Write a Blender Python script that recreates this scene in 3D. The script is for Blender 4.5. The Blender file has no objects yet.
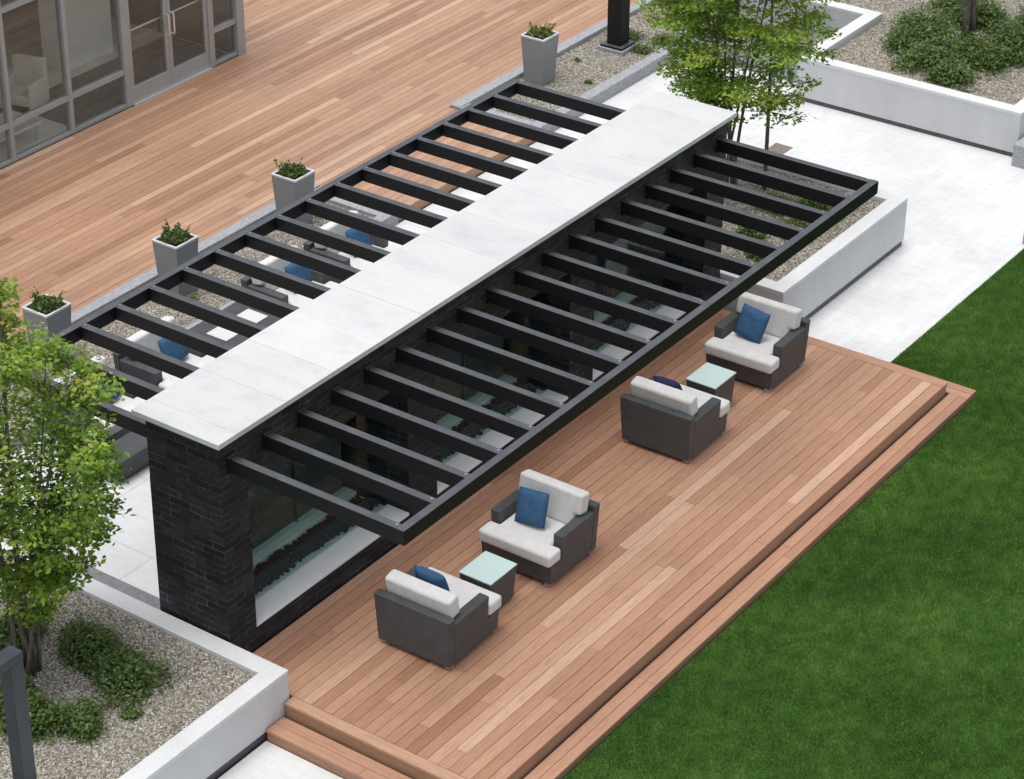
import bpy, math, random
import numpy as np
from mathutils import Vector, Matrix
rnd = random.Random(7)
rng = np.random.default_rng(11)
D = bpy.data
scene = bpy.context.scene
COL = scene.collection

# ------------------------------------------------------------------ mesh helpers
class MB:
    """collects polygons; one material, optional per-face random value"""
    def __init__(s):
        s.v = []; s.f = []; s.r = []
    def poly(s, pts, r=0.5):
        b = len(s.v); s.v += [tuple(p) for p in pts]; s.f.append(tuple(range(b, b+len(pts)))); s.r.append(r)
    def box(s, x0, x1, y0, y1, z0, z1, r=0.5, rot=None, taper=None):
        if x0 > x1: x0, x1 = x1, x0
        if y0 > y1: y0, y1 = y1, y0
        b = len(s.v)
        pts = [(x0,y0,z0),(x1,y0,z0),(x1,y1,z0),(x0,y1,z0),(x0,y0,z1),(x1,y0,z1),(x1,y1,z1),(x0,y1,z1)]
        if taper:
            cx, cy = (x0+x1)/2, (y0+y1)/2
            pts = [((x-cx)*taper+cx, (y-cy)*taper+cy, z) if k < 4 else (x,y,z) for k,(x,y,z) in enumerate(pts)]
        s.v += pts
        for q in ((0,3,2,1),(4,5,6,7),(0,1,5,4),(1,2,6,5),(2,3,7,6),(3,0,4,7)):
            s.f.append(tuple(b+k for k in q)); s.r.append(r)
        return s
    def tube(s, pts, rads, n=8, r=0.5, cap=True):
        pts = [Vector(p) for p in pts]; b = len(s.v)
        for i, p in enumerate(pts):
            d = (pts[min(i+1,len(pts)-1)] - pts[max(i-1,0)]).normalized()
            a = d.cross(Vector((0.3,0.1,1)) if abs(d.z) < .95 else Vector((1,0,0))).normalized(); c = d.cross(a)
            for k in range(n):
                t = 2*math.pi*k/n
                s.v.append(tuple(p + (a*math.cos(t)+c*math.sin(t))*rads[i]))
        for i in range(len(pts)-1):
            for k in range(n):
                k2 = (k+1) % n
                s.f.append((b+i*n+k, b+(i+1)*n+k, b+(i+1)*n+k2, b+i*n+k2)); s.r.append(r)
        if cap:
            s.f.append(tuple(b+k for k in range(n))); s.r.append(r)
            s.f.append(tuple(b+(len(pts)-1)*n+k for k in reversed(range(n)))); s.r.append(r)
        return s
    def build(s, name, mat, parent=None, uvswap=False, smooth=False, bevel=0, seg=2):
        me = D.meshes.new(name); me.from_pydata(s.v, [], s.f); me.update()
        finish(me, s.r, uvswap)
        me.materials.append(mat)
        if smooth: me.shade_smooth()
        o = D.objects.new(name, me); COL.objects.link(o)
        if parent is not None: o.parent = parent
        if bevel:
            m = o.modifiers.new('bevel', 'BEVEL'); m.width = bevel; m.segments = seg; m.limit_method = 'ANGLE'; m.harden_normals = False
            if seg > 2: me.shade_smooth()
        return o

def finish(me, r, uvswap=False):
    """box projected UVs in metres + a random value per face"""
    nl = len(me.loops); nf = len(me.polygons)
    co = np.empty(len(me.vertices)*3); me.vertices.foreach_get('co', co); co = co.reshape(-1,3)
    li = np.empty(nl, dtype=np.int32); me.loops.foreach_get('vertex_index', li)
    nr = np.empty(nf*3); me.polygons.foreach_get('normal', nr); nr = np.abs(nr.reshape(-1,3))
    lt = np.empty(nf, dtype=np.int32); me.polygons.foreach_get('loop_total', lt)
    ax = np.repeat(nr.argmax(1), lt)
    p = co[li]
    u = np.where(ax == 0, p[:,1], p[:,0]); v = np.where(ax == 2, p[:,1], p[:,2])
    if uvswap: u, v = v, u
    uv = me.uv_layers.new(name='UVMap')
    uv.data.foreach_set('uv', np.stack([u,v],1).astype(np.float32).ravel())
    a = me.attributes.new('rnd', 'FLOAT', 'FACE'); a.data.foreach_set('value', np.asarray(r, dtype=np.float32))

def raw_mesh(name, verts, faces_n, rvals, mat, parent=None, per=4):
    """verts (F*per,3) array, each face its own verts"""
    F = len(verts)//per
    me = D.meshes.new(name); me.vertices.add(F*per); me.vertices.foreach_set('co', verts.astype(np.float32).ravel())
    me.loops.add(F*per); me.loops.foreach_set('vertex_index', np.arange(F*per, dtype=np.int32))
    me.polygons.add(F); me.polygons.foreach_set('loop_start', np.arange(0, F*per, per, dtype=np.int32))
    me.update(calc_edges=True)
    a = me.attributes.new('rnd', 'FLOAT', 'FACE'); a.data.foreach_set('value', rvals.astype(np.float32))
    me.materials.append(mat)
    o = D.objects.new(name, me); COL.objects.link(o)
    if parent is not None: o.parent = parent
    return o

def empty(name, loc, rz=0):
    o = D.objects.new(name, None); COL.objects.link(o); o.location = loc; o.rotation_euler = (0,0,rz); o.empty_display_size = .2
    return o
def tag(o, label=None, cat=None, group=None, kind=None):
    if label: o['label'] = label
    if cat: o['category'] = cat
    if group: o['group'] = group
    if kind: o['kind'] = kind
    return o
def copy_tree(o, parent=None):
    c = o.copy(); COL.objects.link(c); c.parent = parent
    for ch in list(o.children): copy_tree(ch, c)
    return c

# ------------------------------------------------------------------ materials
class NT:
    def __init__(s, name):
        s.m = D.materials.new(name); s.m.use_nodes = True; s.t = s.m.node_tree
        s.b = s.t.nodes['Principled BSDF']; s.out = s.t.nodes['Material Output']
    def n(s, typ, **kw):
        nd = s.t.nodes.new(typ)
        for k, v in kw.items():
            if k.startswith('i_'):
                key = k[2:]
                key = int(key) if key.isdigit() else key.replace('_',' ')
                nd.inputs[key].default_value = v
            else: setattr(nd, k, v)
        return nd
    def l(s, a, b): s.t.links.new(a, b); return s
    def ramp(s, fac, stops, interp='LINEAR'):
        r = s.n('ShaderNodeValToRGB'); r.color_ramp.interpolation = interp
        e = r.color_ramp.elements
        while len(e) < len(stops): e.new(.5)
        for k, (p, c) in enumerate(stops): e[k].position = p; e[k].color = (*c, 1)
        s.l(fac, r.inputs[0]); return r.outputs[0]
    def mix(s, a, b, fac, mode='MIX'):
        m = s.n('ShaderNodeMix', data_type='RGBA', blend_type=mode)
        for sock, val in ((m.inputs[6], a), (m.inputs[7], b), (m.inputs[0], fac)):
            if isinstance(val, (int, float)): sock.default_value = val
            elif isinstance(val, tuple): sock.default_value = (*val, 1)
            else: s.l(val, sock)
        return m.outputs[2]
    def coords(s, kind='Object', scale=(1,1,1), rot=(0,0,0)):
        tc = s.n('ShaderNodeTexCoord'); mp = s.n('ShaderNodeMapping')
        mp.inputs['Scale'].default_value = scale; mp.inputs['Rotation'].default_value = rot
        s.l(tc.outputs[kind], mp.inputs[0]); return mp.outputs[0]
    def noise(s, vec, scale, detail=4, rough=.55):
        t = s.n('ShaderNodeTexNoise'); t.inputs['Scale'].default_value = scale; t.inputs['Detail'].default_value = detail; t.inputs['Roughness'].default_value = rough
        s.l(vec, t.inputs['Vector']); return t.outputs['Fac']
    def bump(s, h, strength=.3, dist=.01, prev=None):
        b = s.n('ShaderNodeBump'); b.inputs['Strength'].default_value = strength; b.inputs['Distance'].default_value = dist
        s.l(h, b.inputs['Height'])
        if prev is not None: s.l(prev, b.inputs['Normal'])
        return b.outputs[0]
    def attr(s, name='rnd'):
        a = s.n('ShaderNodeAttribute'); a.attribute_name = name; return a.outputs['Fac']
    def math(s, op, a, b=0.0):
        m = s.n('ShaderNodeMath', operation=op)
        for k, val in enumerate((a, b)):
            if isinstance(val, (int, float)): m.inputs[k].default_value = val
            else: s.l(val, m.inputs[k])
        return m.outputs[0]
    def done(s, color=None, rough=None, normal=None, spec=None, metal=None):
        for key, val in (('Base Color', color), ('Roughness', rough), ('Normal', normal), ('Specular IOR Level', spec), ('Metallic', metal)):
            if val is None: continue
            if isinstance(val, (int, float)): s.b.inputs[key].default_value = val
            elif isinstance(val, tuple): s.b.inputs[key].default_value = (*val, 1)
            else: s.l(val, s.b.inputs[key])
        return s.m

def m_wood(name, stops, sat=1.0, gloss=.55):
    k = NT(name); uv = k.coords('UV', (1.0, 14, 1)); uv2 = k.coords('UV', (2.5, 60, 1)); ob = k.coords('Object')
    base = k.ramp(k.attr(), stops)
    streak = k.noise(uv, 2.2, 5, .6); fine = k.noise(uv2, 3, 3, .6); blot = k.noise(ob, .5, 3)
    c = k.mix(base, k.ramp(streak, [(.25,(.70,.66,.64)),(.5,(1,1,1)),(.78,(1.16,1.15,1.13))]), .7, 'MULTIPLY')
    c = k.mix(c, k.ramp(fine, [(.3,(.72,.71,.70)),(.6,(1.08,1.08,1.08))]), .7, 'MULTIPLY')
    c = k.mix(c, k.ramp(blot, [(.3,(.86,.86,.88)),(.7,(1.08,1.07,1.06))]), .7, 'MULTIPLY')
    return k.done(c, k.ramp(blot, [(.3,(gloss-.1,)*3),(.7,(gloss+.12,)*3)]), k.bump(streak, .25, .003), spec=.35)

deck_stops = [(0,(.25,.145,.10)),(.18,(.34,.205,.145)),(.45,(.43,.27,.195)),(.7,(.52,.345,.25)),(.9,(.60,.43,.32)),(1,(.42,.32,.26))]
M = {}
M['deck'] = m_wood('ipe_boards', [(0,(.31,.155,.094)),(.25,(.38,.202,.123)),(.5,(.435,.243,.153)),(.8,(.485,.282,.182)),(1,(.55,.35,.24))])
M['deck2'] = m_wood('ipe_boards_upper', [(0,(.315,.172,.103)),(.25,(.39,.222,.137)),(.55,(.445,.263,.166)),(.8,(.49,.30,.192)),(1,(.55,.362,.24))])
M['riser'] = m_wood('ipe_riser', [(0,(.32,.18,.11)),(1,(.42,.25,.16))])

def m_plain(name, c, rough=.6, noise=.0, ns=8, bump=0, bs=60, metal=0, spec=.5):
    k = NT(name); ob = k.coords('Object'); col = c
    if noise:
        col = k.mix(c, k.ramp(k.noise(ob, ns, 5), [(.3,(1-noise,)*3),(.7,(1+noise,)*3)]), 1.0, 'MULTIPLY')
    nm = k.bump(k.noise(ob, bs, 3), bump, .01) if bump else None
    return k.done(col, rough, nm, spec, metal)
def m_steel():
    # matt black paint; level tops coloured grey to imitate sky light on them
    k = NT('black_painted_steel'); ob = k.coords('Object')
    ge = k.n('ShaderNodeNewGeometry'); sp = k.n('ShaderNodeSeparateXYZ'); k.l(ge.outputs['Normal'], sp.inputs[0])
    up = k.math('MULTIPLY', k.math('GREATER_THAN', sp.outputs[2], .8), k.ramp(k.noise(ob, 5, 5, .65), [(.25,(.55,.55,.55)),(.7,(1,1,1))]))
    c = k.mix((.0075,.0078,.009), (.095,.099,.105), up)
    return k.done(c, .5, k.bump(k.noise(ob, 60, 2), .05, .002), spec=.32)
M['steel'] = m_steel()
M['post'] = m_plain('blue_grey_painted_steel', (.035,.042,.055), .45, .2, 4)
M['bolt'] = m_plain('zinc_bolt', (.55,.55,.55), .3, metal=.8)
M['underdeck'] = m_plain('dark_joist', (.03,.022,.018), .9)
M['chrome'] = m_plain('brushed_foot', (.45,.44,.42), .35, metal=.8)
M['cushion'] = m_plain('cream_canvas', (.66,.645,.62), .9, .07, 9, .25, 40, spec=.2)
M['pillow'] = m_plain('blue_canvas', (.045,.11,.21), .85, .16, 14, .3, 60, spec=.2)
M['navy'] = m_plain('navy_canvas', (.03,.035,.09), .85, .1, 14, .3, 60, spec=.2)
M['frame'] = m_plain('anodised_frame', (.38,.39,.385), .42, .06, 3, metal=.25)
M['alu'] = m_plain('bright_aluminium', (.72,.72,.72), .3, metal=.6)
M['granite'] = m_plain('grey_granite', (.33,.34,.355), .7, .22, 22, .5, 70)
M['darkstone'] = m_plain('dark_granite_band', (.085,.086,.092), .6, .25, 14, .3, 60)
M['soil'] = m_plain('planter_soil', (.05,.035,.025), .95, .4, 30, .8, 60)
M['interior'] = m_plain('interior_plaster', (.86,.87,.85), .8, .05, 2)
M['carpet'] = m_plain('dark_carpet', (.20,.21,.205), .95, .25, 12)
M['lobby'] = m_plain('lobby_floor', (.78,.79,.75), .45, .08, 2)
M['upholstery'] = m_plain('pale_upholstery', (.68,.68,.64), .8, .05, 6)
M['asphalt'] = m_plain('asphalt', (.06,.062,.066), .85, .3, 30, .4, 90)
M['slab'] = m_plain('grey_clad', (.20,.21,.22), .6, .1, 3)

def m_concrete(name, c):
    k = NT(name); ob = k.coords('Object'); st = k.coords('Object', (1.5,1.5,.35))
    a = k.ramp(k.noise(ob, 1.3, 6, .6), [(.3,(.95,.95,.95)),(.7,(1.03,1.03,1.03))])
    b = k.ramp(k.noise(st, 2.2, 5, .65), [(.32,(.94,.94,.935)),(.6,(1.01,1.01,1.01))])
    g = k.ramp(k.noise(ob, 45, 3), [(.35,(.93,.93,.93)),(.65,(1.05,1.05,1.05))])
    col = k.mix(k.mix(k.mix(c, a, 1., 'MULTIPLY'), b, .8, 'MULTIPLY'), g, .7, 'MULTIPLY')
    return k.done(col, .75, k.bump(k.noise(ob, 50, 3), .25, .004), spec=.3)
M['concrete'] = m_concrete('planter_render', (.58,.583,.585))
M['coping'] = m_concrete('white_coping', (.66,.66,.65))

def m_cap():
    k = NT('pale_limestone'); ob = k.coords('Object'); wv = k.coords('Object', (1.2,.5,1))
    base = k.ramp(k.attr(), [(0,(.55,.55,.54)),(1,(.605,.603,.59))])
    v = k.noise(wv, 2.4, 7, .68)
    c = k.mix(base, k.ramp(v, [(.3,(.86,.86,.86)),(.48,(.985,.985,.98)),(.7,(1.05,1.04,1.02))]), 1.0, 'MULTIPLY')
    c = k.mix(c, k.ramp(k.noise(ob, 30, 3), [(.35,(.96,.96,.96)),(.65,(1.03,1.03,1.03))]), .8, 'MULTIPLY')
    return k.done(c, .5, k.bump(v, .1, .003), spec=.35)
M['cap'] = m_cap()
M['sill'] = m_plain('white_polished_sill', (.82,.82,.81), .35, .04, 4)

def m_brickwork():
    k = NT('black_ledger_brick'); uv = k.coords('UV')
    br = k.n('ShaderNodeTexBrick'); br.offset = .5; br.squash = 1
    for nme, val in (('Scale',1.0),('Mortar Size',.005),('Mortar Smooth',.25),('Brick Width',.29),('Row Height',.088),('Bias',0.0)):
        br.inputs[nme].default_value = val
    br.inputs['Color1'].default_value = (.011,.012,.0135,1); br.inputs['Color2'].default_value = (.032,.0345,.039,1); br.inputs['Mortar'].default_value = (.12,.125,.135,1)
    k.l(uv, br.inputs['Vector'])
    ob = k.coords('Object')
    nn = k.noise(ob, 9, 6, .65)
    c = k.mix(br.outputs['Color'], k.ramp(nn, [(.3,(.6,.6,.6)),(.6,(1.1,1.1,1.1)),(.85,(1.9,1.9,1.85))]), .9, 'MULTIPLY')
    patch = k.ramp(k.noise(ob, 1.7, 4), [(.35,(.62,.63,.64)),(.7,(1.25,1.25,1.25))])
    c = k.mix(c, patch, .9, 'MULTIPLY')
    inv = k.math('SUBTRACT', 1.0, br.outputs['Fac'])
    # joints are smeared over in places
    smear = k.ramp(k.noise(ob, 3.2, 4, .6), [(.46,(1,1,1)),(.64,(.0,.0,.0))])
    c = k.mix(c, (.016,.0165,.018), k.math('MULTIPLY', k.math('MULTIPLY', br.outputs['Fac'], smear), .85))
    n1 = k.bump(inv, .55, .008); n2 = k.bump(nn, .7, .012, n1)
    return k.done(c, .62, n2, spec=.28)
M['brick'] = m_brickwork()

def m_paving(name, c1, c2, mortar, w, h, ms=.004, off=.5, rough=.6):
    k = NT(name); uv = k.coords('UV')
    br = k.n('ShaderNodeTexBrick'); br.offset = off
    for nme, val in (('Scale',1.0),('Mortar Size',ms),('Mortar Smooth',.2),('Brick Width',w),('Row Height',h)): br.inputs[nme].default_value = val
    br.inputs['Color1'].default_value = (*c1,1); br.inputs['Color2'].default_value = (*c2,1); br.inputs['Mortar'].default_value = (*mortar,1)
    k.l(uv, br.inputs['Vector']); ob = k.coords('Object'); st = k.coords('UV', (4,1,1))
    c = k.mix(br.outputs['Color'], k.ramp(k.noise(ob, .8, 6, .6), [(.3,(.90,.895,.88)),(.6,(1.03,1.03,1.025))]), 1., 'MULTIPLY')
    c = k.mix(c, k.ramp(k.noise(st, 3.2, 5, .7), [(.35,(.9,.9,.9)),(.5,(1.,1.,1.)),(.75,(1.04,1.04,1.03))]), .7, 'MULTIPLY')
    c = k.mix(c, k.ramp(k.noise(ob, 40, 3), [(.35,(.95,.95,.95)),(.65,(1.03,1.03,1.03))]), .7, 'MULTIPLY')
    return k.done(c, rough, k.bump(k.math('SUBTRACT', 1.0, br.outputs['Fac']), .4, .004), spec=.35)
M['paving'] = m_paving('white_planks_paving', (.70,.70,.69), (.655,.66,.655), (.56,.56,.56), .6, .15, .002)
M['patio'] = m_paving('large_white_slabs', (.70,.705,.705), (.67,.675,.675), (.48,.48,.48), 1.2, 1.2, .006, 0.0)

def m_gravel():
    k = NT('pea_gravel'); ob = k.coords('Object')
    vo = k.n('ShaderNodeTexVoronoi'); vo.inputs['Scale'].default_value = 40; k.l(ob, vo.inputs['Vector'])
    sep = k.n('ShaderNodeSeparateColor'); k.l(vo.outputs['Color'], sep.inputs[0])
    c = k.ramp(sep.outputs[0], [(0,(.13,.11,.08)),(.25,(.26,.225,.17)),(.55,(.36,.325,.26)),(.8,(.46,.43,.37)),(1,(.64,.62,.57))])
    c = k.mix(c, k.ramp(vo.outputs['Distance'], [(.0,(1.1,1.1,1.1)),(.55,(.85,.85,.85)),(.8,(.5,.48,.45))]), .9, 'MULTIPLY')
    c = k.mix(c, k.ramp(k.noise(ob, 1.2, 4), [(.3,(.8,.79,.76)),(.7,(1.1,1.1,1.1))]), .9, 'MULTIPLY')
    inv = k.math('SUBTRACT', 1.0, vo.outputs['Distance'])
    return k.done(c, .85, k.bump(inv, .9, .02), spec=.25)
M['gravel'] = m_gravel()
def m_pebble():
    k = NT('loose_pebbles')
    c = k.ramp(k.attr(), [(0,(.10,.085,.065)),(.2,(.23,.195,.15)),(.5,(.34,.305,.245)),(.75,(.44,.41,.35)),(.93,(.58,.56,.51)),(1,(.70,.68,.64))])
    return k.done(c, .75, spec=.3)
M['pebble'] = m_pebble()

def m_leaf(name, stops, trans=.42):
    k = NT(name); c = k.ramp(k.attr(), stops)
    k.done(c, .5, spec=.4)
    tr = k.n('ShaderNodeBsdfTranslucent'); mixs = k.n('ShaderNodeMixShader'); mixs.inputs[0].default_value = trans
    k.l(k.mix(c, (1.25,1.25,.55), 1., 'MULTIPLY'), tr.inputs['Color'])
    k.l(k.b.outputs[0], mixs.inputs[1]); k.l(tr.outputs[0], mixs.inputs[2]); k.l(mixs.outputs[0], k.out.inputs[0])
    return k.m
M['leaf'] = m_leaf('fresh_green_leaves', [(0,(.075,.140,.022)),(.35,(.165,.275,.038)),(.7,(.29,.42,.058)),(.98,(.46,.56,.10)),(1,(.48,.40,.11))])
M['leafD'] = m_leaf('shrub_leaves', [(0,(.05,.085,.022)),(.5,(.115,.18,.045)),(.9,(.20,.28,.075)),(1,(.28,.28,.11))], .3)
M['leafP'] = m_leaf('potted_leaves', [(0,(.045,.08,.02)),(.5,(.10,.165,.04)),(.85,(.19,.25,.07)),(1,(.27,.22,.09))], .3)
M['blade'] = m_leaf('lawn_blades', [(0,(.054,.130,.022)),(.4,(.098,.218,.038)),(.75,(.152,.290,.056)),(1,(.25,.37,.10))], .25)
def m_bark():
    k = NT('grey_bark'); ob = k.coords('Object', (1,1,.25)); n = k.noise(ob, 30, 4)
    return k.done(k.ramp(n, [(.3,(.07,.058,.045)),(.7,(.19,.165,.135))]), .85, k.bump(n, .6, .01), spec=.2)
M['bark'] = m_bark()
def m_lawn():
    k = NT('lawn_soil'); ob = k.coords('Object')
    a = k.noise(ob, 1.3, 5); b = k.noise(ob, 24, 4, .7)
    c = k.mix(k.ramp(a, [(.3,(.044,.10,.02)),(.7,(.07,.15,.032))]), k.ramp(b, [(.3,(.5,.5,.5)),(.65,(1.25,1.25,1.2))]), .9, 'MULTIPLY')
    return k.done(c, .9, k.bump(b, .8, .03), spec=.1)
M['lawn'] = m_lawn()
def m_wicker():
    k = NT('charcoal_wicker'); uv = k.coords('UV')
    w = k.n('ShaderNodeTexWave', wave_type='BANDS', bands_direction='Y'); w.inputs['Scale'].default_value = 24; w.inputs['Distortion'].default_value = 1.2; w.inputs['Detail'].default_value = 2; w.inputs['Detail Scale'].default_value = 3
    k.l(uv, w.inputs['Vector'])
    ch = k.n('ShaderNodeTexChecker'); ch.inputs['Scale'].default_value = 55; k.l(uv, ch.inputs['Vector'])
    h = k.math('ADD', w.outputs['Fac'], k.math('MULTIPLY', ch.outputs['Fac'], .4))
    n = k.noise(uv, 6, 4)
    c = k.ramp(h, [(.0,(.022,.024,.025)),(.5,(.052,.055,.058)),(1,(.095,.10,.104))])
    c = k.mix(c, k.ramp(n, [(.3,(.8,.8,.8)),(.7,(1.15,1.15,1.15))]), .9, 'MULTIPLY')
    return k.done(c, .5, k.bump(h, .5, .004), spec=.5)
M['wicker'] = m_wicker()
def m_frosted():
    k = NT('frosted_table_glass'); return k.done((.60,.74,.71), .15, spec=.8)
M['glasstop'] = m_frosted()
def m_glass(name, tint, base, gl=1.0):
    k = NT(name)
    t = k.n('ShaderNodeBsdfTransparent'); t.inputs[0].default_value = (*tint,1)
    g = k.n('ShaderNodeBsdfGlossy'); g.inputs['Roughness'].default_value = .02; g.inputs['Color'].default_value = (.9,.95,.93,1)
    fr = k.n('ShaderNodeLayerWeight'); fr.inputs[0].default_value = .5
    f = k.math('ADD', k.math('MULTIPLY', k.math('POWER', fr.outputs['Facing'], 4.0), gl*.8), .03+base)
    mx = k.n('ShaderNodeMixShader'); k.l(f, mx.inputs[0]); k.l(t.outputs[0], mx.inputs[1]); k.l(g.outputs[0], mx.inputs[2]); k.l(mx.outputs[0], k.out.inputs[0])
    return k.m
M['window'] = m_glass('window_glass', (.93,.945,.93), .02)
M['screen'] = m_glass('wind_screen_glass', (.87,.95,.925), -.015, .25)
M['tinted'] = m_glass('tinted_glass', (.13,.15,.15), .0, .35)
M['coal'] = m_plain('lava_rock', (.018,.015,.015), .8, .5, 20, .8, 40)
M['potM'] = m_plain('fibrestone_pot', (.245,.25,.255), .55, .06, 3, .1, 60)
M['potRim'] = m_plain('pot_rim', (.62,.62,.62), .5)
M['boxdark'] = m_plain('black_metal', (.02,.02,.02), .4)

# ------------------------------------------------------------------ measured geometry (metres)
ZD, ZS, ZU = .30, .14, .17          # platform deck, its step, upper terrace
P = .56                             # rafter pitch
ZP, HB, WB = 2.85, .17, .094        # pergola top, rafter depth, rafter width
X0, X1 = -.13, 9.77                 # fireplace wall
W = .99                             # wall thickness

# ---------------------------------------------------------------- ground sheets
def sheet(name, x0, x1, y0, y1, z, mat, swap=False, kind='structure'):
    mb = MB(); mb.poly([(x0,y0,z),(x1,y0,z),(x1,y1,z),(x0,y1,z)])
    return tag(mb.build(name, mat, uvswap=swap), kind=kind)
g = sheet('ground', -200, 300, -200, 300, -.06, M['lawn'])
mb = MB()
mb.poly([(10.021,-60,.04),(60,-60,.04),(60,-2.38,.04),(10.021,-2.38,.04)])
mb.poly([(-30,-60,.04),(10.021,-60,.04),(10.021,-3.684,.04),(-30,-3.684,.04)])
tag(mb.build('lawn', M['lawn']), kind='structure')
mb = MB()                                                   # white plank paving, east side
mb.box(9.79, 17.6, -2.38, 5.38, -.05, 0); mb.box(17.6, 30, -2.38, -1.1, -.05, 0)
mb.box(-6, -.571, -3.68, -.84, -.05, 0)
tag(mb.build('walkway', M['paving'], uvswap=False), kind='structure')
mb = MB(); mb.box(-10, 9.786, 1.0, 5.38, -.05, .0); mb.box(-.16, 9.786, -.05, .995, -.05, -.004)
tag(mb.build('patio', M['patio']), kind='structure')
mb = MB(); mb.box(-.155, .65, 1.06, 5.3, .001, .005)
tag(mb.build('paving_band', m_plain('grey_stone_band', (.20,.205,.215), .6, .2, 14, .2, 60)), kind='structure')
mb = MB(); mb.box(15.02, 15.36, 2.02, 2.32, .0, .005)
o = tag(mb.build('drain_cover', m_plain('rusty_iron', (.20,.16,.13), .8, .3, 20, .4, 60)), 'small square brown cover set into the white paving', 'drain cover')

# lawn blades --------------------------------------------------------
def lawn_blades(n, xr, yr, keep):
    x = rng.uniform(*xr, n); y = rng.uniform(*yr, n); k = keep(x, y); x, y = x[k], y[k]; n = len(x)
    patch = .9*np.sin(x*9+np.sin(y*7)*2)*np.sin(y*11+np.sin(x*6)*2) + np.sin(x*1.7+np.sin(y*1.3)*1.5)*.5 + np.sin(y*2.6+x*.7)*.3 + np.sin(x*5.1+y*3.7)*.25
    h = rng.uniform(.022,.046, n); a = rng.uniform(0, 2*np.pi, n); w = rng.uniform(.0028,.0052, n)
    lean = rng.uniform(.0,.035, n); b = rng.uniform(0, 2*np.pi, n)
    ca, sa = np.cos(a)*w, np.sin(a)*w
    h += .04; z0 = np.full(n,.038); V = np.zeros((n,3,3)); V[:,0] = np.stack([x-ca,y-sa,z0],1); V[:,1] = np.stack([x+ca,y+sa,z0],1)
    V[:,2] = np.stack([x+np.cos(b)*lean, y+np.sin(b)*lean, h],1)
    r = np.clip(.42 + patch*.26 + rng.normal(0,.16,n), 0, 1)
    return V.reshape(-1,3), r
v, r = lawn_blades(1500000, (-.5, 17.5), (-9.6, -2.36), lambda x,y: ((y < -3.70) | (x > 10.03)) & (y > -9.6) & (y > -2.6-(x+1.5)*1.25) & (y < -2.395) & (y > -11+ (x-8)*.9*(x>8)))
o = raw_mesh('grass', v, 3, r, M['blade'], per=3); tag(o, 'short dense green lawn grass beside the wooden deck', 'grass', kind='stuff')

# ---------------------------------------------------------------- wooden decks made of real boards
def boards(mb, x0, x1, y0, y1, ztop, along='x', bw=.135, gap=.0055, lo=2.0, hi=5.2, th=.03, seed=1):
    rr = random.Random(seed)
    a0, a1, b0, b1 = (x0,x1,y0,y1) if along == 'x' else (y0,y1,x0,x1)
    n = max(1, round((b1-b0)/bw)); w = (b1-b0)/n
    for i in range(n):
        c0 = b0+i*w+gap/2; c1 = b0+(i+1)*w-gap/2
        p = a0; first = True
        tone = rr.random()
        while p < a1-1e-6:
            L = rr.uniform(lo,hi)*(rr.random() if first else 1); first = False
            q = min(a1, p+max(L,.3))
            if a1-q < .5: q = a1
            rv = min(1,max(0, rr.gauss(.5,.23)))
            dz = rr.uniform(-.0012,.0012)
            if along == 'x': mb.box(p+.0015, q-.0015, c0, c1, ztop-th, ztop+dz, rv)
            else: mb.box(c0, c1, p+.0015, q-.0015, ztop-th, ztop+dz, rv)
            p = q
XN, XF, YF = -.268, 9.735, -3.409
deck = empty('deck', (0,0,0)); tag(deck, kind='structure')
mb = MB(); boards(mb, XN+.145, XF-.145, YF+.145, -.012, ZD, 'x', seed=3); boards(mb, XN+.145, XF-.145, YF, YF+.142, ZD, 'x', seed=9)
mb.build('deck_board', M['deck'], deck)
mb = MB(); boards(mb, XN, XN+.143, YF, -.842, ZD, 'y', seed=5); boards(mb, XF-.143, XF, YF, -.012, ZD, 'y', seed=6)
boards(mb, -.57, XN-.022, YF-.27, -.842, ZS, 'y', bw=.14, seed=7); boards(mb, XF+.022, 10.02, YF-.27, -.93, ZS, 'y', seed=8)
mb.build('border_board', M['deck'], deck, uvswap=True)
mb = MB(); boards(mb, XN-.02, XF+.02, YF-.274, YF-.022, ZS, 'x', bw=.13, seed=12)
mb.build('step_tread', M['deck'], deck)
mb = MB()
mb.box(XN+.01, XF-.01, YF+.012, YF+.03, .0, ZD-.031, .6); mb.box(XN+.012, XN+.03, YF+.03, -.85, .0, ZD-.031, .5); mb.box(XF-.03, XF-.012, YF+.03, -.1, 0, ZD-.031, .5)
mb.box(-.56, 10.01, YF-.262, YF-.245, -.05, ZS-.031, .3); mb.box(-.56, -.545, YF-.245, -.85, -.05, ZS-.031, .3); mb.box(9.995, 10.01, YF-.245, -.94, -.05, ZS-.031, .3)
mb.build('riser_board', M['riser'], deck)
mb = MB(); mb.box(XN+.04, XF-.04, YF+.04, -.013, -.04, ZD-.04)
mb.build('joist_frame', M['underdeck'], deck)

ter = empty('terrace_deck', (0,0,0)); tag(ter, kind='structure')
mb = MB(); boards(mb, -8, 24, 7.06, 11.205, ZU, 'x', seed=21); boards(mb, 13.04, 24, 11.21, 20, ZU, 'x', seed=22)
boards(mb, 9.72, 13.19, 5.40, 7.06, ZU, 'x', seed=23, lo=3.6, hi=4)
mb.build('deck_board', M['deck2'], ter)
mb = MB(); mb.box(9.72, 13.19, 5.405, 5.42, 0, ZU-.031); mb.build('riser_board', M['deck'], ter)
mb = MB(); mb.box(-8, 24, 7.07, 11.2, -.02, ZU-.035); mb.box(13.2,24,11.12,20,-.02,ZU-.035); mb.box(9.74,13.18,5.43,7.07,-.02,ZU-.035)
mb.build('joist_frame', M['underdeck'], ter)

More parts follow.
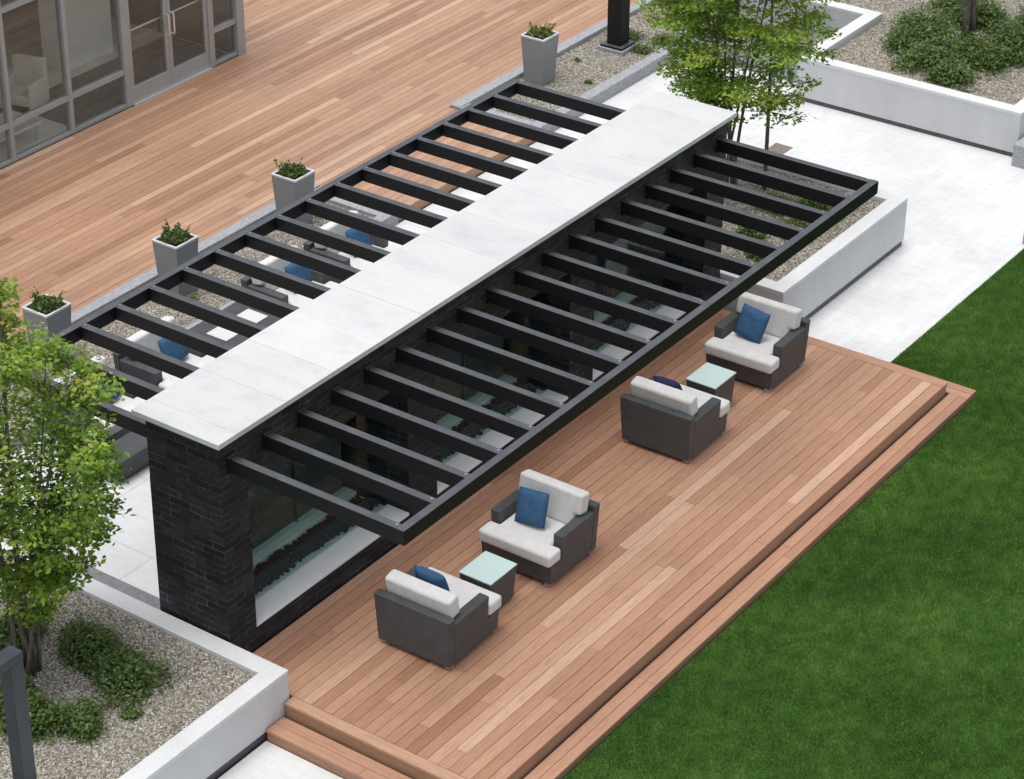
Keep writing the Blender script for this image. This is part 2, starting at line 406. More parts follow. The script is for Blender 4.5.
# ---------------------------------------------------------------- gravel
def pebble_verts(n, xr, yr, z, s=(.008,.018), keep=None):
    x = rng.uniform(*xr, n); y = rng.uniform(*yr, n)
    if keep is not None: k = keep(x,y); x, y = x[k], y[k]; n = len(x)
    sz = rng.uniform(*s, n); el = rng.uniform(.6,1, n); a = rng.uniform(0, np.pi, n)
    base = np.array([[1,0,0],[0,1,0],[-1,0,0],[0,-1,0],[0,0,.7],[0,0,-.5]])
    tri = [(0,1,4),(1,2,4),(2,3,4),(3,0,4)]
    V = base[np.array(tri).ravel()]
    P_ = np.repeat(V[None], n, 0) * sz[:,None,None]; P_[:,:,1] *= el[:,None]
    X = P_[:,:,0]*np.cos(a)[:,None]-P_[:,:,1]*np.sin(a)[:,None]; Y = P_[:,:,0]*np.sin(a)[:,None]+P_[:,:,1]*np.cos(a)[:,None]
    Q = np.stack([X+x[:,None], Y+y[:,None], P_[:,:,2]+z+.003],2)
    return Q.reshape(-1,3), np.repeat(rng.random(n), 4)
def gravel_bed(name, label, x0, x1, y0, y1, z, n, keep=None, px=None, py=None):
    v, r = pebble_verts(n, px or (x0,x1), py or (y0,y1), z, keep=keep)
    mb = MB(); mb.poly([(x0,y0,z),(x1,y0,z),(x1,y1,z),(x0,y1,z)])
    base = mb.build(name, M['gravel']); tag(base, label, 'gravel', kind='stuff')
    # the loose top layer belongs to the same bed
    pe = raw_mesh('loose_pebble', v, 3, r, M['pebble'], base, per=3); pe['kind'] = 'stuff'
    return base

# ---------------------------------------------------------------- concrete planter boxes
def planter_box(label, x0, x1, y0, y1, h, sides='NSEW', th=.22, group='concrete planter walls'):
    t = empty('planter_wall', ((x0+x1)/2, (y0+y1)/2, 0)); tag(t, label, 'planter', group)
    cx, cy = t.location.x, t.location.y
    ch = .055
    a0,a1,b0,b1 = x0-cx, x1-cx, y0-cy, y1-cy
    def ring(mb, z0, z1, o, i, r=.5):
        mb.box(a0-o, a1+o, b0-o, b0+i, z0, z1, r); mb.box(a0-o, a1+o, b1-i, b1+o, z0, z1, r)
        mb.box(a0-o, a0+i, b0+i, b1-i, z0, z1, r); mb.box(a1-i, a1+o, b0+i, b1-i, z0, z1, r)
    mb = MB(); ring(mb, .10, h-ch, -.004, th-.004); mb.build('wall', M['concrete'], t)
    mb = MB(); ring(mb, h-ch, h, 0, th); mb.build('coping', M['coping'], t, bevel=.006)
    mb = MB(); ring(mb, -.02, .10, -.022, th-.02); mb.build('plinth', M['darkstone'], t)
    return t
planter_box('low concrete planter wall round the gravel bed with the leafy tree at bottom left', -5.6, -.16, -.83, 4.2, .656)
planter_box('long concrete planter under the pergola between fireplace wall and white walkway', 9.86, 13.37, -.92, 2.03, .758)
gravel_bed('gravel', 'tan pea gravel around the shrubs in the bottom left planter', -5.4, -.37, -.62, 4.0, .60, 36000, px=(-3.2,-.37), py=(-.62,3.2))
gravel_bed('gravel', 'pale gravel in the planter under the black pergola', 10.07, 13.16, -.71, 1.82, .70, 9000)

# large far planter, L shaped
t = empty('planter_wall', (17.0, .8, 0)); tag(t, 'large raised planter with white coping and dense dark shrubs across the walkway', 'planter', 'concrete planter walls')
t.location = (0,0,0)
H = .755
segs = [((17.0,17.22,-.95,2.92)), (17.22,30,-.95,-.73), (17.22,19.45,2.70,2.92), (19.23,19.45,2.92,9.0)]
mb = MB()
for s in segs: mb.box(*s, .08 if s[0]<17.1 else -.02, H-.055)
mb.build('wall', M['concrete'], t)
mb = MB(); mb.box(16.995,17.225,-.955,2.925,H-.055,H); mb.box(17.225,30,-.955,-.725,H-.055,H); mb.box(17.225,19.455,2.695,2.925,H-.055,H); mb.box(19.225,19.455,2.925,9,H-.055,H)
mb.build('coping', M['coping'], t, bevel=.005)
mb = MB(); mb.box(17.02,17.2,-.93,2.9,-.02,.08,.5); mb.build('plinth', M['darkstone'], t)
gravel_bed('gravel', 'tan gravel with dark shrubs in the large raised planter top right', 17.2, 30, -.75, 2.72, .63, 16000, px=(17.22,21.8), py=(-.73,2.7))
gravel_bed('gravel', 'strip of gravel behind the white coping at the top right edge', 19.44, 30, 2.72, 12, .632, 5000, px=(19.45,21.5), py=(2.7,4.5))
sheet('sunken_bed', 17.75, 19.24, 2.925, 12, .134, M['gravel'])
mb = MB(); mb.box(21.7, 60, -.7, 40, .5, .66); tag(mb.build('far_path', M['slab']), kind='structure')
mb = MB(); mb.box(19.25, 60, 12, 60, -.03, .0); tag(mb.build('far_paving', M['paving']), kind='structure')

# gravel beds with granite kerbs beside the terrace
gravel_bed('gravel', 'gravel strip with grey pots between terrace boards and lounge patio', -8, 9.45, 5.5, 6.9, .13, 15000, px=(2.2,9.45), py=(5.5,6.9))
gravel_bed('gravel', 'gravel bed with the dark post beside the top of the terrace', 13.4, 17.76, 5.5, 6.9, .13, 9000)
def kerb(label, boxes):
    mb = MB()
    for b in boxes: mb.box(*b)
    tag(mb.build('granite_kerb', M['granite'], bevel=.008), label, 'kerb', 'granite kerbs')
kerb('grey granite kerb edging the pot gravel strip and patio', [(-8,9.43,5.385,5.56,-.02,.19),(9.43,9.70,5.385,6.86,-.02,.19),(-8,9.70,6.86,7.05,-.02,.215)])
kerb('grey granite kerb edging the gravel bed of the dark post', [(13.46,17.62,5.385,5.58,-.02,.20),(13.205,13.46,5.385,6.86,-.02,.20),(13.205,19.2,6.86,7.05,-.02,.215)])
kerb('granite retaining kerb half hidden behind the far leafy tree', [(17.62,17.80,2.93,5.58,-.02,.36)])
kerb('small granite block at the right edge beside the raised planter', [(16.72,17.25,-1.6,-1.0,0,.36)])
kerb('small granite block at the right edge where walkway meets lawn', [(14.40,14.8,-2.62,-2.27,-.01,.22)])

# ---------------------------------------------------------------- fireplace wall
fw = empty('fireplace_wall', (0,0,0)); tag(fw, 'long black brick fireplace wall with pale stone cap and glazed openings', 'fireplace')
OPEN = [(.30,2.98),(3.50,6.20),(6.73,9.33)]
PIER = [(X0,.30),(2.98,3.50),(6.20,6.73),(9.33,X1)]
SILL, HEAD = .60, 2.34
for a, b in PIER:
    mb = MB(); mb.box(a, b, 0, W, 0, HEAD-.001); mb.build('brick_pier', M['brick'], fw)
mb = MB(); mb.box(X0+.002, X1-.002, .002, W-.002, HEAD, 3.094); mb.build('brick_lintel', M['brick'], fw)
for a, b in OPEN:
    mb = MB(); mb.box(a, b, .004, .33, 0, .564); mb.box(a, b, .331, W-.004, 0, .539); mb.build('brick_base', M['brick'], fw)
    mb = MB(); mb.box(a, b, .006, .33, .565, SILL); mb.box(a, b, .78, W+.05, .54, SILL); mb.box(a,b,.331,.779,.54,.555)
    si = mb.build('stone_sill', M['sill'], fw, bevel=.004)
    # lava rock bed
    n = 1100; mbc = MB()
    for _ in range(n):
        x = rnd.uniform(a+.05, b-.05); y = rnd.uniform(.42, .70)+rnd.uniform(-.02,.02); s_ = rnd.uniform(.016,.034); z = .572+rnd.uniform(0,.03)
        ang = rnd.uniform(0,3.14)
        pts = []
        for kx in (-1,1):
            for ky in (-1,1):
                for kz in (-1,1):
                    px, py, pz = kx*s_*rnd.uniform(.5,1), ky*s_*rnd.uniform(.5,1), kz*s_*rnd.uniform(.4,.8)
                    pts.append((x+px*math.cos(ang)-py*math.sin(ang), y+px*math.sin(ang)+py*math.cos(ang), z+pz))
        bb = len(mbc.v); mbc.v += pts
        for q in ((0,1,3,2),(4,6,7,5),(0,4,5,1),(2,3,7,6),(0,2,6,4),(1,5,7,3)):
            mbc.f.append(tuple(bb+i for i in q)); mbc.r.append(.5)
    mbc.build('lava_rock_bed', M['coal'], fw)
    for yy, hh in ((.30,HEAD-SILL-.002),(.885,.16)):
        mb = MB(); mb.box(a+.02, b-.02, yy, yy+.012, SILL+.001, SILL+hh); mb.build('glass_screen', M['screen'], fw)
    # tinted glazing on the lounge side, with slim posts
    mb = MB(); mb.box(a, b, W-.028, W-.016, SILL+.0, HEAD); gp = mb.build('tinted_pane', M['tinted'], fw)
    k = 3
    for j in range(1, k):
        xx = a+(b-a)*j/k
        mb = MB(); mb.box(xx-.014, xx+.014, W-.06, W-.03, SILL, HEAD); mb.build('glazing_post', M['post'], fw)
    for j in range(4):
        xx = a+(b-a)*(j+.5)/4
        mb = MB(); mb.box(xx-.02,xx+.02,.10,.14,HEAD-.06,HEAD-.002); mb.build('light_fitting', M['alu'], fw)
# cap slabs
xs = [-.235]+[.05+.77*k for k in range(13)]+[9.80]
for i in range(len(xs)-1):
    a, b = xs[i], xs[i+1]
    mb = MB(); mb.box(a+.0012, b-.0012, -.112, 1.075, 3.095, 3.157+rnd.uniform(-.0015,.0015), rnd.random())
    mb.build('cap_slab', M['cap'], fw, bevel=.004, seg=2)

# ---------------------------------------------------------------- pergolas
def pergola(label, side):
    t = empty('pergola', (0,0,0)); tag(t, label, 'pergola', 'steel pergolas on the fireplace wall')
    L0, L1 = (-2.17, -.001) if side < 0 else (W+.001, 3.15)
    out0, out1 = (-2.265, -2.171) if side < 0 else (3.151, 3.245)
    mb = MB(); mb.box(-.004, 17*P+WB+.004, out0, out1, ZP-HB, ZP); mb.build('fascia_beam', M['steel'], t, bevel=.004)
    first = None
    for i in range(18):
        if first is None:
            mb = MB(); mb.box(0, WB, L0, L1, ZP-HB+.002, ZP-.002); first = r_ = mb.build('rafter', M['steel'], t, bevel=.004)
            mb = MB(); yb = L0+.03 if side < 0 else L1-.03
            mb.tube([(WB/2,yb,ZP-.003),(WB/2,yb,ZP+.012)], [.014,.012], 8); bo = mb.build('bolt', M['bolt'], r_)
            mb = MB(); yw = L1-.02 if side < 0 else L0+.02
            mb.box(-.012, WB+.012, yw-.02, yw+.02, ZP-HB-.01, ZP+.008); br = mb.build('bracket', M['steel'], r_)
        else:
            r_ = copy_tree(first, t); r_.location.x = i*P
    return t
pergola('black steel pergola over the wooden deck, on the lawn side of the wall', -1)
pergola('black steel pergola over the patio lounge, on the terrace side of the wall', 1)

# ---------------------------------------------------------------- lounge furniture
def tpoly_prism(mb, outline, x0, x1, axis='x'):
    """extrude a YZ outline along x, or an XY outline along z"""
    n = len(outline)
    if axis == 'x': A = [(x0,y,z) for y,z in outline]; B = [(x1,y,z) for y,z in outline]
    else: A = [(x,y,x0) for x,y in outline]; B = [(x,y,x1) for x,y in outline]
    b = len(mb.v); mb.v += A+B
    mb.f.append(tuple(b+i for i in (reversed(range(n)) if axis=='z' else range(n)))); mb.r.append(.5)
    mb.f.append(tuple(b+n+i for i in (range(n) if axis=='z' else reversed(range(n))))); mb.r.append(.5)
    for i in range(n):
        j = (i+1)%n
        q = (b+i,b+j,b+n+j,b+n+i); mb.f.append(q if axis=='z' else tuple(reversed(q))); mb.r.append(.5)

def soft(o, bw=.035, puff=0.0):
    o.modifiers.clear()
    me = o.data
    import bmesh
    bm = bmesh.new(); bm.from_mesh(me); bmesh.ops.recalc_face_normals(bm, faces=bm.faces); bm.to_mesh(me); bm.free()
    m = o.modifiers.new('round', 'BEVEL'); m.width = bw; m.segments = 4; m.limit_method = 'ANGLE'; m.angle_limit = math.radians(30)
    me.shade_smooth(); w = o.modifiers.new('wn','WEIGHTED_NORMAL'); w.keep_sharp = False
    return o

def cushion_blob(outline, z0, z1, name, mat, parent, plane='xy', res=.035, round_=.045, crown=.02, seed=0, tilt=None, off=None):
    """a stuffed cushion: outline polygon filled with a grid, edges rounded, faces crowned and slightly dented"""
    ox = [p[0] for p in outline]; oy = [p[1] for p in outline]
    def inside(x,y):
        c = False; n = len(outline)
        for i in range(n):
            (xa,ya),(xb,yb) = outline[i], outline[(i+1)%n]
            if (ya > y) != (yb > y) and x < (xb-xa)*(y-ya)/(yb-ya)+xa: c = not c
        return c
    def dist(x,y):
        best = 9
        n = len(outline)
        for i in range(n):
            (xa,ya),(xb,yb) = outline[i], outline[(i+1)%n]
            dx,dy = xb-xa, yb-ya; t = max(0,min(1,((x-xa)*dx+(y-ya)*dy)/(dx*dx+dy*dy)))
            best = min(best, math.hypot(x-xa-t*dx, y-ya-t*dy))
        return best
    return best

def make_chair():
    t = empty('lounge_chair', (0,0,0))
    # wicker body: base, two arms, back (tapers inwards towards the floor)
    def tapered(mb, x0,x1,y0,y1,z0,z1):
        # taper relative to chair centre: bottom 4 % narrower
        b = len(mb.v)
        for z in (z0,z1):
            k = .94+.06*(z/.62)
            for x,y in ((x0,y0),(x1,y0),(x1,y1),(x0,y1)): mb.v.append((x*k, y*k, z))
        for q in ((0,3,2,1),(4,5,6,7),(0,1,5,4),(1,2,6,5),(2,3,7,6),(3,0,4,7)):
            mb.f.append(tuple(b+i for i in q)); mb.r.append(.5)
    mb = MB(); tapered(mb, -.36,.475,-.365,.365,.05,.29); mb.build('seat_base', M['wicker'], t, bevel=.008)
    for s in (-1,1):
        mb = MB(); y0,y1 = (.366,.495) if s>0 else (-.495,-.366)
        prof = [(-.37,.05),(.48,.05),(.48,.288),(.26,.288),(.26,.585),(-.37,.585)]
        kk = lambda z: .94+.06*(z/.62)
        A = [(x*kk(z), y0*kk(z), z) for x,z in prof]; B = [(x*kk(z), y1*kk(z), z) for x,z in prof]
        bb = len(mb.v); mb.v += A+B; nn = len(prof)
        for q in [(0,1,2,3),(0,3,4,5)]: mb.f.append(tuple(bb+i for i in q)); mb.r.append(.5)
        for q in [(3,2,1,0),(5,4,3,0)]: mb.f.append(tuple(bb+nn+i for i in q)); mb.r.append(.5)
        for i in range(nn):
            j = (i+1)%nn; mb.f.append((bb+j,bb+i,bb+nn+i,bb+nn+j)); mb.r.append(.5)
        mb.build('armrest', M['wicker'], t, bevel=.012)
    mb = MB(); tapered(mb, -.475,-.371,-.496,.496,.05,.655); mb.build('backrest', M['wicker'], t, bevel=.010)
    # T shaped seat cushion
    mb = MB(); tpoly_prism(mb, [(-.22,-.355),(.27,-.355),(.27,-.49),(.515,-.49),(.515,.49),(.27,.49),(.27,.355),(-.22,.355)], .295, .455, 'z')
    soft(mb.build('seat_cushion', M['cushion'], t), .04)
    # T shaped back cushion, leaning back a little
    mb = MB(); tpoly_prism(mb, [(-.35,.44),(.35,.44),(.35,.60),(.43,.60),(.43,.86),(-.43,.86),(-.43,.60),(-.35,.60)], -.09, .09, 'x')
    bc = soft(mb.build('back_cushion', M['cushion'], t), .045)
    bc.rotation_euler = (0, math.radians(-11), 0); bc.location = (-.135, 0, .0)
    for sx in (-1,1):
        for sy in (-1,1):
            mb = MB(); mb.box(sx*.40-.04+.02, sx*.40+.04+.02, sy*.42-.035, sy*.42+.035, 0, .05); mb.build('foot', M['chrome'], t)
    return t

def pillow_mesh(name, mat, w=.42, seed=0):
    n = 14; vs = []; rr = random.Random(seed)
    for side in (1,-1):
        for i in range(n+1):
            for j in range(n+1):
                u = i/n*2-1; v = j/n*2-1
                f = max(0,(1-u**4))*max(0,(1-v**4))
                pin = 1-.06*(1-abs(u))*abs(v)**3 ; pin2 = 1-.06*(1-abs(v))*abs(u)**3
                vs.append((side*.075*f**.6+rr.uniform(-.002,.002)*f, u*w/2*pin, v*w/2*pin2))
    fs = []
    for s in (0,1):
        o_ = s*(n+1)**2
        for i in range(n):
            for j in range(n):
                a = o_+i*(n+1)+j; q = (a, a+n+1, a+n+2, a+1)
                fs.append(q if s == 0 else q[::-1])
    me = D.meshes.new(name); me.from_pydata(vs, [], fs); me.update()
    import bmesh
    bm = bmesh.new(); bm.from_mesh(me); bmesh.ops.remove_doubles(bm, verts=bm.verts, dist=.004); bm.to_mesh(me); bm.free()
    finish(me, [.5]*len(me.polygons)); me.materials.append(mat); me.shade_smooth()
    return me
pm_blue = pillow_mesh('throw_pillow', M['pillow'], .40, 1); pm_navy = pillow_mesh('throw_pillow', M['navy'], .38, 2)

chair0 = make_chair(); used = [False]
def place_chair(x, y, z, rz, label, group):
    c = chair0 if not used[0] else copy_tree(chair0); used[0] = True
    c.location = (x,y,z); c.rotation_euler = (0,0,math.radians(rz)); tag(c, label, 'armchair', group); return c
def place_pillow(x, y, z, rz, label, group, me=None, off=(0,0), lean=-20, roll=0, zz=.655):
    o = D.objects.new('throw_pillow', me or pm_blue); COL.objects.link(o)
    R = Matrix.Rotation(math.radians(rz), 4, 'Z')
    p = R @ Vector((off[0], off[1], 0))
    o.matrix_world = Matrix.Translation((x+p.x, y+p.y, z+zz)) @ R @ Matrix.Rotation(math.radians(lean), 4, 'Y') @ Matrix.Rotation(math.radians(roll), 4, 'X')
    tag(o, label, 'pillow', group); return o
G1, G2 = 'wicker armchairs on the wooden deck', 'wicker armchairs on the lounge patio'
GP1, GP2 = 'throw pillows on the deck chairs', 'throw pillows on the patio chairs'
place_chair(1.60,-1.44,ZD, 1, 'wicker armchair nearest the bottom, back to the camera, small pillow peeking over its cushion', G1)
place_chair(3.50,-1.44,ZD, 180, 'wicker armchair with upright blue pillow, facing the near glass table', G1)
place_chair(6.56,-1.31,ZD, 1, 'wicker armchair further along the deck, back to the camera, before the far glass table', G1)
place_chair(8.62,-1.25,ZD, 181, 'wicker armchair at the far end of deck with blue pillow, by the concrete planter', G1)
place_pillow(1.60,-1.44,ZD, 1, 'blue pillow mostly hidden behind the cushion of the nearest deck chair', GP1, off=(.02,.08), zz=.66, lean=-20)
place_pillow(3.50,-1.44,ZD, 180, 'square blue pillow leaning in the deck chair beside the near glass table', GP1, off=(.05,-.07), roll=6, lean=-24)
place_pillow(6.56,-1.31,ZD, 1, 'dark navy pillow just visible over the further deck chair seen from behind', GP1, me=pm_navy, off=(.05,.12), zz=.62, lean=-26)
place_pillow(8.62,-1.25,ZD, 181, 'square blue pillow in the deck chair at the far end by planter', GP1, off=(.05,-.06), roll=-7, lean=-24)
for x, w in ((2.84,'lounge patio armchair nearest the fireplace corner, partly behind the leafy tree'),(4.12,'second lounge patio armchair from the leafy tree, blue pillow in front'),
             (6.60,'third lounge patio armchair from the leafy tree, beyond the dark coffee table'),(7.92,'lounge patio armchair closest to the terrace steps')):
    place_chair(x, 4.80, 0, -90, w, G2)
for x, w in ((2.80,'blue pillow half covered by the tree leaves at the near end of patio'),(4.06,'blue pillow on the second patio armchair from the tree'),
             (6.56,'blue pillow on the patio armchair just beyond the coffee table'),(7.86,'blue pillow on the patio armchair closest to the terrace steps')):
    place_pillow(x, 4.80, 0, -90, w, GP2, off=(.08,.10), zz=.66, roll=5)

def side_table(x, y, z, rz, label, w=.49, d=.42, h=.47):
    t = empty('side_table', (x,y,z), math.radians(rz)); tag(t, label, 'side table', 'glass topped side tables on the deck')
    mb = MB(); b = 0
    for zz, k in ((.04,.90),(h-.02,1)):
        for sx,sy in ((-1,-1),(1,-1),(1,1),(-1,1)): mb.v.append((sx*w/2*k, sy*d/2*k, zz))
    for q in ((0,3,2,1),(4,5,6,7),(0,1,5,4),(1,2,6,5),(2,3,7,6),(3,0,4,7)): mb.f.append(q); mb.r.append(.5)
    mb.build('table_base', M['wicker'], t, bevel=.008)
    mb = MB(); mb.box(-w/2-.004,w/2+.004,-d/2-.004,d/2+.004,h-.018,h-.002); mb.build('table_top', M['glasstop'], t, bevel=.003)
    for sx in (-1,1):
        for sy in (-1,1):
            mb = MB(); mb.box(sx*(w/2-.06)-.018,sx*(w/2-.06)+.018,sy*(d/2-.06)-.018,sy*(d/2-.06)+.018,0,.04); mb.build('foot', M['chrome'], t)
side_table(2.425,-1.505,ZD,0,'small wicker side table with pale glass top between the two nearer deck chairs')
side_table(7.43,-1.29,ZD,0,'small wicker side table with pale glass top between the two farther deck chairs')

def coffee_table(x, y, w, d, h, label):
    t = empty('coffee_table', (x,y,0)); tag(t, label, 'coffee table', 'dark wicker coffee tables on the patio')
    mb = MB(); mb.box(-w/2,w/2,-d/2,d/2,h-.07,h); mb.build('table_top', M['wicker'], t, bevel=.01)
    mb = MB(); mb.box(-w/2+.03,w/2-.03,-d/2+.03,d/2-.03,.06,h-.072); mb.build('table_base', M['wicker'], t)
    for sx in (-1,1):
        for sy in (-1,1):
            mb = MB(); mb.box(sx*(w/2-.08)-.02,sx*(w/2-.08)+.02,sy*(d/2-.08)-.02,sy*(d/2-.08)+.02,0,.06); mb.build('foot', M['chrome'], t)
coffee_table(2.42,3.95,.72,.42,.32,'low dark wicker table by the end of the black fireplace wall')
coffee_table(5.42,4.80,1.05,.80,.42,'dark wicker table with pale inset top between the two pairs of patio armchairs')
mb = MB(); mb.box(-.42,.42,-.23,.12,.4205,.432); mb.build('inset_top', M['coping'], D.objects['coffee_table.001'], bevel=.003)

# ---------------------------------------------------------------- foliage tools
def leaf_cards(c, size, flat=.5, jit=0):
    """c (n,3) centres -> leaf quads (kite shaped)"""
    n = len(c); s = rng.uniform(size*.65, size*1.25, n)[:,None]
    nz = rng.normal(0,1,(n,3)); nz[:,2] = np.abs(nz[:,2])+flat*2.2; nz /= np.linalg.norm(nz,axis=1)[:,None]
    a = rng.normal(0,1,(n,3)); a -= nz*np.sum(a*nz,1)[:,None]; a /= np.linalg.norm(a,axis=1)[:,None]
    b = np.cross(nz,a)
    V = np.stack([c-a*s*.5, c+b*s*.30+nz*s*.07, c+a*s*.55, c-b*s*.30+nz*s*.07],1)
    return V.reshape(-1,3)

def tree(label, x, y, z, stems, hi, seed, prof, nb=20, leafn=26, lsize=.075, first=.3, group='multi stem trees', spread=.14):
    rr = random.Random(seed); t = empty('tree', (x,y,z)); tag(t, label, 'tree', group)
    mb = MB(); C = []; R_ = []
    for k, (dx, dy, hh, r0) in enumerate(stems):
        az = rr.uniform(0,6.28); pts = []; n = 9
        sx, sy = rr.uniform(-spread,spread), rr.uniform(-spread,spread)
        for i in range(n+1):
            f = i/n
            pts.append(Vector((sx+dx*f**1.25+math.sin(f*5+az)*.05*f, sy+dy*f**1.25+math.cos(f*4+az)*.05*f, hh*f)))
        mb.tube(pts, [r0*(1-.82*i/n) for i in range(n+1)], 7)
        nbk = nb
        for j in range(nbk):
            f = first+(1-first)*(j+rr.random())/nbk
            i = min(n-1,int(f*n)); p = pts[i].lerp(pts[i+1], f*n-i)
            a = rr.uniform(0,6.28); zf = p.z/hi
            # outward reach limited by crown profile (around tree centre)
            d = Vector((math.cos(a), math.sin(a), 0)); cen = Vector((p.x,p.y,0))
            if cen.length > .2 and rr.random() < .65: d = (d*.8+cen.normalized()).normalized()
            reach = max(.12, (prof(zf)-cen.dot(d)))*rr.uniform(.55,1.05)
            rise = rr.uniform(.10,.42)*reach+.03
            e = p + d*reach + Vector((0,0,rise)); m1 = p.lerp(e,.5)+Vector((0,0,rise*.25))
            mb.tube([p, m1, e], [max(.004,r0*.22*(1-f*.6)), .005, .0025], 4, cap=False)
            nl = int(leafn*(.5+reach)); 
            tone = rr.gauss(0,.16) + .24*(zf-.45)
            for q in range(nl):
                g = rr.uniform(.18,1.04)**.8
                c = (p.lerp(m1,g*2) if g < .5 else m1.lerp(e,(g-.5)*2))
                wdt = .04+.13*math.sin(min(1,g)*math.pi*.85)*min(1,reach+.3)
                side = d.cross(Vector((0,0,1)))
                c = c + side*max(-2*wdt,min(2*wdt,rr.gauss(0,wdt))) + Vector((0,0,rr.gauss(0,.026)-.02)) + d*rr.gauss(0,.05)
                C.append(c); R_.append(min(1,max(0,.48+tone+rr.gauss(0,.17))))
    mb.build('trunk', M['bark'], t, smooth=True)
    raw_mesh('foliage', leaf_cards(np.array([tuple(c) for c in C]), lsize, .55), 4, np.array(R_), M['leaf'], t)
    return t

def prof1(h): return max(.10, 1.46*math.sin(math.pi*min(1,max(0,(h-.17)/.86)))**.7*(1-.30*h))
tree('bright green multi stem tree in the bottom left planter', -1.72, 1.38, .60,
     [(.20,.05,4.45,.042),(-.15,.05,4.2,.030),(.65,-.35,3.3,.028),(.1,.35,3.9,.028),(.45,-.62,2.8,.022),(-.5,.35,3.3,.026),(.75,.25,3.5,.024)], 4.2, 5, prof1, nb=23, leafn=112, lsize=.070, first=.27)
def prof2(h): return max(.15, 1.45*math.sin(math.pi*min(1,max(0,(h-.10)*.9)))**.7)
tree('bright green multi stem tree rising behind the far end of the fireplace wall', 12.25, 1.15, .70,
     [(.0,.1,4.4,.034),(.55,.35,4.2,.03),(-.35,.6,4.2,.03),(.25,-.45,4.0,.028),(.5,-.3,3.6,.024),(-.2,.85,3.8,.026),(.65,.65,3.8,.024)], 4.4, 8, prof2, spread=.30, nb=25, leafn=122, lsize=.070, first=.25)

def bush(label, x, y, z, r, h, n, size=.05, mat='leafD', group='low shrubs in the planters', cat='shrub', name='shrub', seed=0):
    rr = random.Random(seed*7+3); t = empty(name, (x,y,z)); tag(t, label, cat, group)
    lobes = [(rr.uniform(-.55,.55)*r, rr.uniform(-.55,.55)*r, rr.uniform(.35,.7)*r, rr.uniform(.6,1.0)*h) for _ in range(9)]
    C = []; mb = MB()
    for lx,ly,lr,lh in lobes:
        mb.tube([(lx*.2,ly*.2,-.01),(lx*.6,ly*.6,lh*.35),(lx,ly,lh*.7)], [.012,.008,.004], 5)
        m = int(n/9)
        ph = rng.uniform(0,2*np.pi,m); ct = rng.uniform(-.1,1,m); rad = rng.uniform(.45,1.22,m)
        st = np.sqrt(1-np.clip(ct,0,1)**2)
        C.append(np.stack([lx+np.cos(ph)*st*lr*rad, ly+np.sin(ph)*st*lr*rad, np.clip(ct*lh*rad,.0,9)+.01],1))
    mb.build('stem', M['bark'], t)
    C = np.concatenate(C); r_ = np.clip(.45+rng.normal(0,.22,len(C)),0,1)
    raw_mesh('foliage', leaf_cards(C, size, .4), 4, r_, M[mat], t)
    return t
for k,(x,y,r,h,l) in enumerate([(-1.10,1.15,.36,.26,'leafy green shrub left of the bottom left planter tree trunk, nearest the wall'),
    (-1.28,.42,.38,.30,'round green shrub in the bottom left planter, nearest the deck'),(-1.22,.80,.24,.2,'small green shrub between two larger ones in the bottom left planter'),
    (-2.30,.62,.40,.30,'broad green shrub beside the blue grey post'),(-2.0,.28,.26,.22,'green shrub at the bottom edge of the picture by the planter coping'),
    (-2.2,1.15,.34,.28,'green shrub behind the blue grey post'),(-1.35,1.9,.34,.28,'green shrub partly under the bottom left tree crown'),(-2.0,1.9,.4,.3,'dark shrub at the left edge behind the tree stems'),(-1.62,-.02,.10,.07,'tiny green sprout in the gravel near the corner coping')]):
    bush(l, x, y, .60, r, h, int(2900*(r/.36)**2)+60, .052, seed=k)
for k,(x,y,r,h,l) in enumerate([(18.55,1.75,.42,.34,'dark shrub at the left end of the raised planter mass'),(18.1,1.2,.46,.34,'dark shrub in the front row of the raised planter, second from left'),
    (17.85,.62,.45,.32,'dark shrub nearest the coping of the raised planter'),(18.75,1.05,.5,.36,'dark shrub directly in front of the far tree trunk'),(18.7,.35,.55,.4,'dark shrub right of the far tree trunk, front'),
    (19.35,1.85,.45,.38,'dark shrub left of the far tree trunk'),(19.6,.35,.6,.42,'dark shrub right of the far tree trunk, rear'),(20.4,1.3,.6,.4,'dark shrub behind the far tree trunk'),
    (19.0,1.5,.45,.34,'dark shrub in the middle of the raised planter mass'),(20.6,.3,.6,.42,'dark shrub at the right edge of picture in the raised planter'),(19.3,-.2,.5,.36,'dark shrub near the right end of the raised planter'),(20.6,1.95,.4,.32,'dark shrub at the top edge of picture left of the far trunk')]):
    bush(l, x, y, .63, r, h, int(3000*(r/.5)**2), .06, seed=20+k)
for k,(x,y,r,h) in enumerate([(11.6,-.1,.30,.18),(12.1,.5,.32,.2),(11.2,.35,.26,.18),(12.6,-.2,.25,.15),(10.7,-.1,.25,.18),(12.4,.0,.3,.2)]):
    bush('low green ground cover plant in the gravel under the far end of pergola', x, y, .70, r, h, 1300, .045, seed=40+k, group='ground cover plants under the pergola', name='ground_cover', cat='plant', mat='leafP')
for k,(x,y,r,h) in enumerate([(17.35,6.3,.28,.15),(17.0,5.85,.2,.12),(17.5,5.8,.25,.15),(15.35,5.85,.08,.06),(16.05,6.5,.07,.05)]):
    bush('sparse olive plant in the gravel near the dark post by the terrace', x, y, .13, r, h, int(700*(r/.25)**2)+60, .04, seed=60+k, group='sparse plants by the dark post', name='ground_cover', cat='plant')
for k,(x,y,r,h) in enumerate([(18.75,3.15,.3,.26),(18.4,3.3,.3,.26)]):
    bush('reddish green plant in the sunken bed below the white coping', x, y, .12, r, h, 1200, .05, seed=70+k, group='plants in the sunken bed', name='ground_cover', cat='plant')
